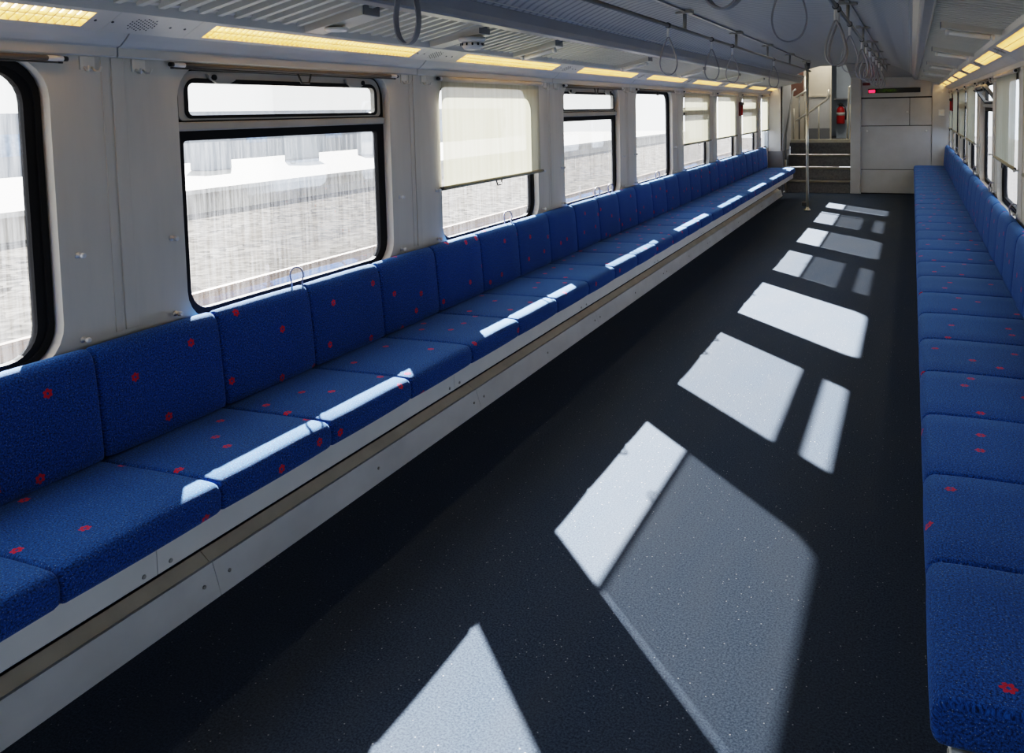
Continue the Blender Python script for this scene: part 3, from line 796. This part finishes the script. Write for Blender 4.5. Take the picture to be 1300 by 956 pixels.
for s, k in ((0, 2), (0, 3), (0, 4), (0, 6), (1, 0), (1, 1), (1, 2), (1, 3)):
    y = (LB, RB)[s][k]
    lab = 'short white tube lamp under the %s %s cross box' % (ORD[k], SIDE[s])
    loc = wl(s, .30, y, under(.30) - .012)
    if bl is None:
        bl = thing('tube_lamp', lab, 'lamp', loc, RZ[s], 'tube lamps under the cross boxes')
        MB().tube([(-.085, 0, -.017), (.105, 0, .019)], .011, 12).build('tube', 'white_ring', bl)
        for x in (-.085, .105): MB().tube([(x - .008, 0, x * .19 - .001), (x + .008, 0, x * .19 + .002)], .015, 12).build('mount_cap', 'white_plastic', bl)
    else: copy_tree(bl, lab, loc, RZ[s])

# ------------------------------------------------------------------ overhead rails and straps
RAIL = [(-1.278, 'left'), (-.338, 'right')]
ZR = 1.907
BRK = [1.84, 3.44, 5.04, 6.66, 8.22, 9.8, 11.4, 13.0]
def ceil_z(x):
    for (a, za), (b, zb) in zip(prof[:-1], prof[1:]):
        if a <= x <= b: return za + (zb - za) * (x - a) / (b - a)
    return 2.05
for x, nm in RAIL:
    t = thing('overhead_rail', 'long steel grab rail under the %s half of the ceiling' % nm, 'grab rail', (x, 7, ZR)); O = t.location.copy()
    y1 = 13.05 if nm == 'right' else 11.9
    zc = ceil_z(x)
    MB().tube([(x, -.6, ZR), (x, y1, ZR)], .0115, 12).build('bar', 'rail', t, O)
    MB().box(x - .010, x + .010, -.6, y1, zc - .010, zc - .001).build('track', 'beam', t, O)
    for y in BRK:
        if y > y1: continue
        b = MB().bbox(x - .05, x + .05, y - .035, y + .035, zc - .020, zc + .002, .003)
        for k in (-1, 1): b.tube([(x, y + k * .016, zc - .015), (x, y + k * .016, ZR)], .0085, 10)
        b.build('bracket', 'frame_metal', t, O)
st0 = None
def strap_pts():
    pts = [(0, -.060), (.012, -.085), (.034, -.140), (.049, -.190), (.051, -.225), (.038, -.262), (.013, -.279)]
    return pts + [(-a, b) for a, b in reversed(pts[1:])]
SPL = [1.985, 4.66, 5.78, 6.5, 8.6]
SPR = [1.64, 2.58, 4.22, 4.36, 5.2, 6.5, 7.1, 7.7, 8.5, 9.2, 9.9, 10.8]
for (x, nm), ys in zip(RAIL, (SPL, SPR)):
    for k, y in enumerate(ys):
        lab = '%s hanging strap loop from the near end of the %s overhead rail' % (ORD[k], nm)
        rz = 0; turn = random.uniform(-.7, .7)
        if st0 is None:
            st0 = thing('hanging_strap', lab, 'strap', (x, y, ZR), rz, 'hanging straps on the overhead rails')
            pp = [Vector((a, 0, b)) for a, b in strap_pts()]
            # smooth the loop
            for _ in range(2):
                q = []
                for i in range(len(pp)):
                    a, b = pp[i], pp[(i + 1) % len(pp)]; q += [a * .75 + b * .25, a * .25 + b * .75]
                pp = q
            MB().band(pp, .016, .0045, (0, 1, 0)).build('loop', 'strap', st0)
            MB().band([(.0142 * math.cos(2 * PI * j / 20), 0, .0142 * math.sin(2 * PI * j / 20)) for j in range(20)], .024, .0036, (0, 1, 0)).build('sleeve', 'black_plastic', st0)
            MB().bbox(-.006, .006, -.009, .009, -.066, -.0162, .002).build('clasp', 'alu', st0)
            cur_ = st0
        else: cur_ = copy_tree(st0, lab, (x, y, ZR), rz)
        for ch in cur_.children:
            if not ch.name.startswith('sleeve'): ch.rotation_euler.z = turn

# ------------------------------------------------------------------ bench bases
for s in (0, 1):
    sg = 1 if s == 0 else -1
    y1 = 13.60 if s == 0 else YE - .28
    t = thing('bench_plinth', 'pale base with aluminium kick plates under the %s row of blue seats' % SIDE[s], 'bench plinth', wl(s, .29, 7, 0), RZ[s])
    O = (.29, sg * 7, 0)
    R2 = lambda a, b: sorted((sg * a, sg * b))
    js = [.25 + 1.645 * k for k in range(-1, 10)]
    fj = [1.467 + 1.47 * k for k in range(-2, 10)]
    ks = [1.85 + 1.665 * k for k in range(-2, 9)]
    def segs(js, a, b):
        q = [a] + [j for j in js if a + .05 < j < b - .05] + [b]; return zip(q[:-1], q[1:])
    for a, b in segs(fj, -.6, y1):
        f = MB().sweep([(.487, .308), (.487, .378), (.470, .378), (.470, .320), (.44, .320), (.44, .308)], *R2(a + .0012, b - .0012)).build('fascia_panel', 'fascia', t, O)
        for y in (a + .04, b - .04):
            m_ = MB().lathe([(.006, 0), (.005, .003)], (.487, sg * y, .324), 10, axis='X').build('screw', 'frame_metal', f, O)
    MB().sweep([(.001, .001), (.02, .001), (.02, .345), (.001, .345)], *R2(-.6, y1 + .15)).build('recess_shade_panel', 'dark', t, O)  # near-black colour paints the shadow slot below the fascia
    for a, b in segs(ks, -.6, y1 + .15):
        MB().sweep([(.262, .090), (.220, .124), (.212, .120), (.212, .001), (.24, .001), (.25, .08)], *R2(a + .0012, b - .0012)).build('ledge', 'ledge', t, O)
    for a, b in segs(ks, -.6, y1 + .2):
        f = MB().sweep([(.296, .001), (.266, .098), (.256, .098), (.280, .001)], *R2(a + .0012, b - .0012)).build('kick_plate', 'alu', t, O)
        for y in (a + .05, b - .05, (a + b) / 2):
            MB().lathe([(.006, 0), (.006, .003), (.002, .004)], (.281, sg * y, .05), 10, axis='X').build('screw', 'frame_metal', f, O)
    for k in range(9):                                          # seat brackets under the cushions
        y = .9 + 1.45 * k
        if y < y1: MB().sweep([(.12, .29), (.46, .335), (.46, .370), (.12, .375)], *R2(y - .02, y + .02)).build('seat_bracket', 'frame_metal', t, O)

# ------------------------------------------------------------------ seats
proto = None
cush = [(.03, .392), (.30, .384), (.488, .3825), (.505, .384), (.514, .392), (.518, .404), (.519, .434), (.515, .450), (.506, .461), (.494, .4665),
        (.46, .469), (.38, .470), (.28, .469), (.18, .467), (.10, .466), (.03, .464), (.02, .455), (.02, .405)]
back = [(.012, .47), (.060, .470), (.088, .473), (.090, .50), (.084, .60), (.077, .70), (.072, .745), (.065, .768), (.054, .782), (.040, .789), (.026, .788), (.014, .780), (.010, .765)]
hl = P / 2 - .0012
sta = [(-hl, .012), (-hl + .002, .006), (-hl + .006, .002), (-hl + .013, 0), (-hl * .5, -.0015), (0, -.002), (hl * .5, -.0015), (hl - .013, 0), (hl - .006, .002), (hl - .002, .006), (hl, .012)]
def near_win(y):
    i = min(range(1, 10), key=lambda k: abs(win_c(k) - y)); return i
for s in (0, 1):
    y0 = (YL0, YR0)[s]
    ks = range(-2, 27) if s == 0 else range(-1, 27)
    for n_, k in enumerate(ks):
        yc = y0 + (k + .5) * P
        i = near_win(yc)
        q = sum(1 for k2 in ks if k2 <= k and near_win(y0 + (k2 + .5) * P) == i)
        lab = 'blue seat with red flowers on the %s bench, %s along under the %s window' % (SIDE[s], ORD[q - 1], wname(s, i))
        if s == 1 and i < 4: lab = 'blue seat with red flowers on the right bench, %s counted from the camera end' % ORD[n_]
        loc = wl(s, .29, yc, .38)
        if proto is None:
            proto = thing('train_chair', lab, 'seat', loc, RZ[s], 'blue seats of the two long benches')
            MB().loft(cush, sta).build('seat_cushion', 'fabric', proto, (.29, 0, .38))
            MB().loft(back, sta).build('backrest', 'fabric', proto, (.29, 0, .38))
        else:
            o = copy_tree(proto, lab, loc, RZ[s])
            o.rotation_euler = (random.uniform(-.002, .002), random.uniform(-.004, .004), RZ[s] + random.uniform(-.001, .001))
            o['group'] = 'blue seats of the %s bench' % SIDE[s]
proto['group'] = 'blue seats of the left bench'

# pull straps looking out behind the backrests
ps = None
PS = [(0, 2.565, 'below the second left window'), (0, 4.40, 'below the lowered left blind'), (0, 5.92, 'at the near side of the fourth left window'), (0, 6.22, 'at the far side of the fourth left window'),
      (0, 7.55, 'below the fifth left window'),
      (1, 5.35, 'behind the right bench near the lowered blind'), (1, 6.75, 'behind the right bench before the open vent'), (1, 8.4, 'behind the right bench past the open vent'), (1, 9.9, 'behind the far part of the right bench'), (1, 12.0, 'behind the right bench near its far end'),
      (1, 13.9, 'at the very end of the right bench')]
for s, y, txt in PS:
    lab = 'grey fabric pull loop sticking up ' + txt
    loc = wl(s, .022 if s == 0 else .014, y, .797)
    rz = RZ[s] + random.uniform(-.25, .25) - (.75 if s == 0 else 1.25)
    if ps is None:
        ps = thing('pull_loop', lab, 'pull loop', loc, rz, 'pull loops behind the backrests')
        pts = []
        for j in range(17):
            a = PI * 1.16 - (PI * 1.32) * j / 16
            pts.append((0, .024 * math.cos(a), .030 + .032 * math.sin(a)))
        pts = [(0, -.017, -.035)] + pts + [(0, .017, -.035)]
        MB().band([Vector(p) for p in pts], .012, .0055, (1, 0, 0), closed=False).build('loop', 'loop', ps)
        MB().bbox(-.010, .006, -.024, .024, -.045, -.03, .003).build('anchor', 'strap', ps)
    else: copy_tree(ps, lab, loc, rz)

# emergency hammers
for s, y, z, txt in ((0, 11.69, 1.42, 'on the left wall after the seventh window'), (1, 13.2, 1.42, 'on the right wall near the end')):
    t = thing('emergency_hammer', 'red emergency hammer with black head ' + txt, 'hammer', wl(s, 0, y, z), RZ[s])
    MB().bbox(.001, .03, -.035, .035, -.10, .09, .005).build('mount_plate', 'red_dark', t)
    MB().tube([(.042, 0, -.09), (.042, 0, .05)], .011, 10).build('handle', 'red', t)
    MB().tube([(.042, -.05, .065), (.042, .05, .065)], .022, 12).build('head', 'black_plastic', t)

# ------------------------------------------------------------------ outside
ZG = -.72
struct(MB().box(-60, XL - .35, -30, 60, ZG - .2, ZG).build('ground_left', 'ballast'), 'grey ballast ground outside the left windows', 'ground')
struct(MB().box(XR + .35, 60, -30, 60, ZG - .2, ZG).build('ground_right', 'ballast_dark'), 'ground outside the right windows, coloured dark to cut bounced light', 'ground')
for x in (-7.55, -6.05):
    t = MB().sweep([(x - .07, ZG + .02), (x + .07, ZG + .02), (x + .07, ZG + .04), (x + .015, ZG + .06), (x + .015, ZG + .13), (x + .035, ZG + .14), (x + .035, ZG + .17), (x - .035, ZG + .17), (x - .035, ZG + .14), (x - .015, ZG + .13), (x - .015, ZG + .06), (x - .07, ZG + .04)], -10, 40).build('track_rail', 'rust', None, (x, 10, ZG))
    tag(t, 'rusty rail of the neighbouring track, the %s one from the train' % ('farther' if x < -7 else 'nearer'), 'rail')
sl = None
for k in range(28):
    y = -2 + k * .65
    if sl is None:
        sl = MB().bbox(-8.05, -5.55, -.12, .12, ZG - .05, ZG + .018, .01).build('sleeper', 'sleeper', None, (-6.8, 0, ZG)); o = sl
    else: o = sl.copy(); COL.objects.link(o)
    o.location = (-6.8, y, ZG); tag(o, 'concrete sleeper under the neighbouring track', 'sleeper', 'sleepers of the neighbouring track')
t = thing('station_platform', 'long concrete platform with a bright top across the tracks', 'platform', (-18, 10, ZG))
MB().box(-24, -15.0, -30, 60, ZG, -.26).build('base', 'concrete', t, t.location)
MB().box(-24, -14.85, -30, 60, -.26, -.16).build('deck', 'platform_top', t, t.location)
bw = thing('far_building', 'long pale building beyond the platform', 'building', (-30, 12, ZG))
MB().box(-34, -30, -30, 60, ZG, 1.75).build('wall', 'far_wall', bw, bw.location)
mb = MB()
for k in range(30): mb.box(-30.05, -29.98, -28 + 3 * k, -26.6 + 3 * k, .2, 1.0)
mb.build('window_band', 'far_blue', bw, bw.location)
pl = None
for k in range(7):
    y = 3.0 + 4.2 * k
    lab = 'pale square kiosk block on the far platform'
    if pl is None:
        pl = MB().bbox(-20.4, -19.6, -.45, .45, -.16, 1.15, .03).build('platform_block', 'far_wall', None, (-20, 0, -.16)); o = pl
    else: o = pl.copy(); COL.objects.link(o)
    o.location = (-20, y, -.16); tag(o, lab, 'block', 'blocks on the far platform')
fw = thing('added_light_blocker', 'added tall blue grey wall blocking light outside the right windows', 'wall', (5.5, 10, ZG))  # added to block sky and cut light through the right windows
MB().box(5.5, 5.8, -30, 60, ZG, 6.5).build('wall', 'blocker_wall', fw, fw.location)

# ------------------------------------------------------------------ light
sun = bpy.data.lights.new('sun', 'SUN'); sun.energy = 62; sun.angle = math.radians(.6); sun.color = (1.0, .965, .93)
so = bpy.data.objects.new('sun', sun); COL.objects.link(so)
so.rotation_euler = Vector((1.265, -1.34, -1.0)).to_track_quat('-Z', 'Y').to_euler(); so.location = (-20, 20, 20)
w = bpy.data.worlds.new('sky'); S.world = w; w.use_nodes = True
nt = w.node_tree; nt.nodes.clear()
out = nt.nodes.new('ShaderNodeOutputWorld'); bg = nt.nodes.new('ShaderNodeBackground')
sk = nt.nodes.new('ShaderNodeTexSky'); sk.sky_type = 'HOSEK_WILKIE'; sk.turbidity = 4; sk.ground_albedo = .4
sk.sun_direction = Vector((-1.265, 1.34, 1.0)).normalized()
mx = nt.nodes.new('ShaderNodeMix'); mx.data_type = 'RGBA'; mx.inputs['Factor'].default_value = .75
nt.links.new(sk.outputs[0], mx.inputs['A']); mx.inputs['B'].default_value = (.93, .96, 1.0, 1)
nt.links.new(mx.outputs['Result'], bg.inputs[0]); bg.inputs[1].default_value = 3.0
nt.links.new(bg.outputs[0], out.inputs[0])
def area(name, loc, sx, sy, e, col, rot=(0, 0, 0)):
    l = bpy.data.lights.new(name, 'AREA'); l.shape = 'RECTANGLE'; l.size = sx; l.size_y = sy; l.energy = e; l.color = col
    o = bpy.data.objects.new(name, l); COL.objects.link(o); o.location = loc; o.rotation_euler = rot
    return o
area('vestibule_fill', (-1.3, 15.75, 2.68), .5, .5, 13, (1, .93, .82))  # added fill without a fixture, stands in for vestibule door and window light

# ------------------------------------------------------------------ camera
H, yaw, pitch, roll = 1.43655, .389477, -.072728, -.020269
f_, cx, cy = 1067.0, 720.0, 218.557
cp, sp_ = math.cos(pitch), math.sin(pitch); c_, s_ = math.cos(yaw), math.sin(yaw)
F = Vector((-s_ * cp, c_ * cp, sp_)); R0 = Vector((c_, s_, 0)); U0 = R0.cross(F)
Rv = R0 * math.cos(roll) + U0 * math.sin(roll); Uv = -R0 * math.sin(roll) + U0 * math.cos(roll)
cam = bpy.data.cameras.new('camera'); co = bpy.data.objects.new('camera', cam); COL.objects.link(co)
m4 = Matrix.Identity(4)
for i in range(3): m4[i][0] = Rv[i]; m4[i][1] = Uv[i]; m4[i][2] = -F[i]
m4[0][3], m4[1][3], m4[2][3] = 0, 0, H
co.matrix_world = m4
cam.sensor_fit = 'HORIZONTAL'; cam.sensor_width = 36; cam.lens = 36 * f_ / 1300
cam.shift_x = (650 - cx) / 1300; cam.shift_y = (cy - 478) / 1300
cam.clip_start = .02; cam.clip_end = 300
S.camera = co
S.view_settings.view_transform = 'Filmic'; S.view_settings.look = 'Medium High Contrast'
S.view_settings.exposure = 0.52
S.cycles.max_bounces = 10; S.cycles.diffuse_bounces = 5; S.cycles.transparent_max_bounces = 12
S.cycles.sample_clamp_indirect = 8
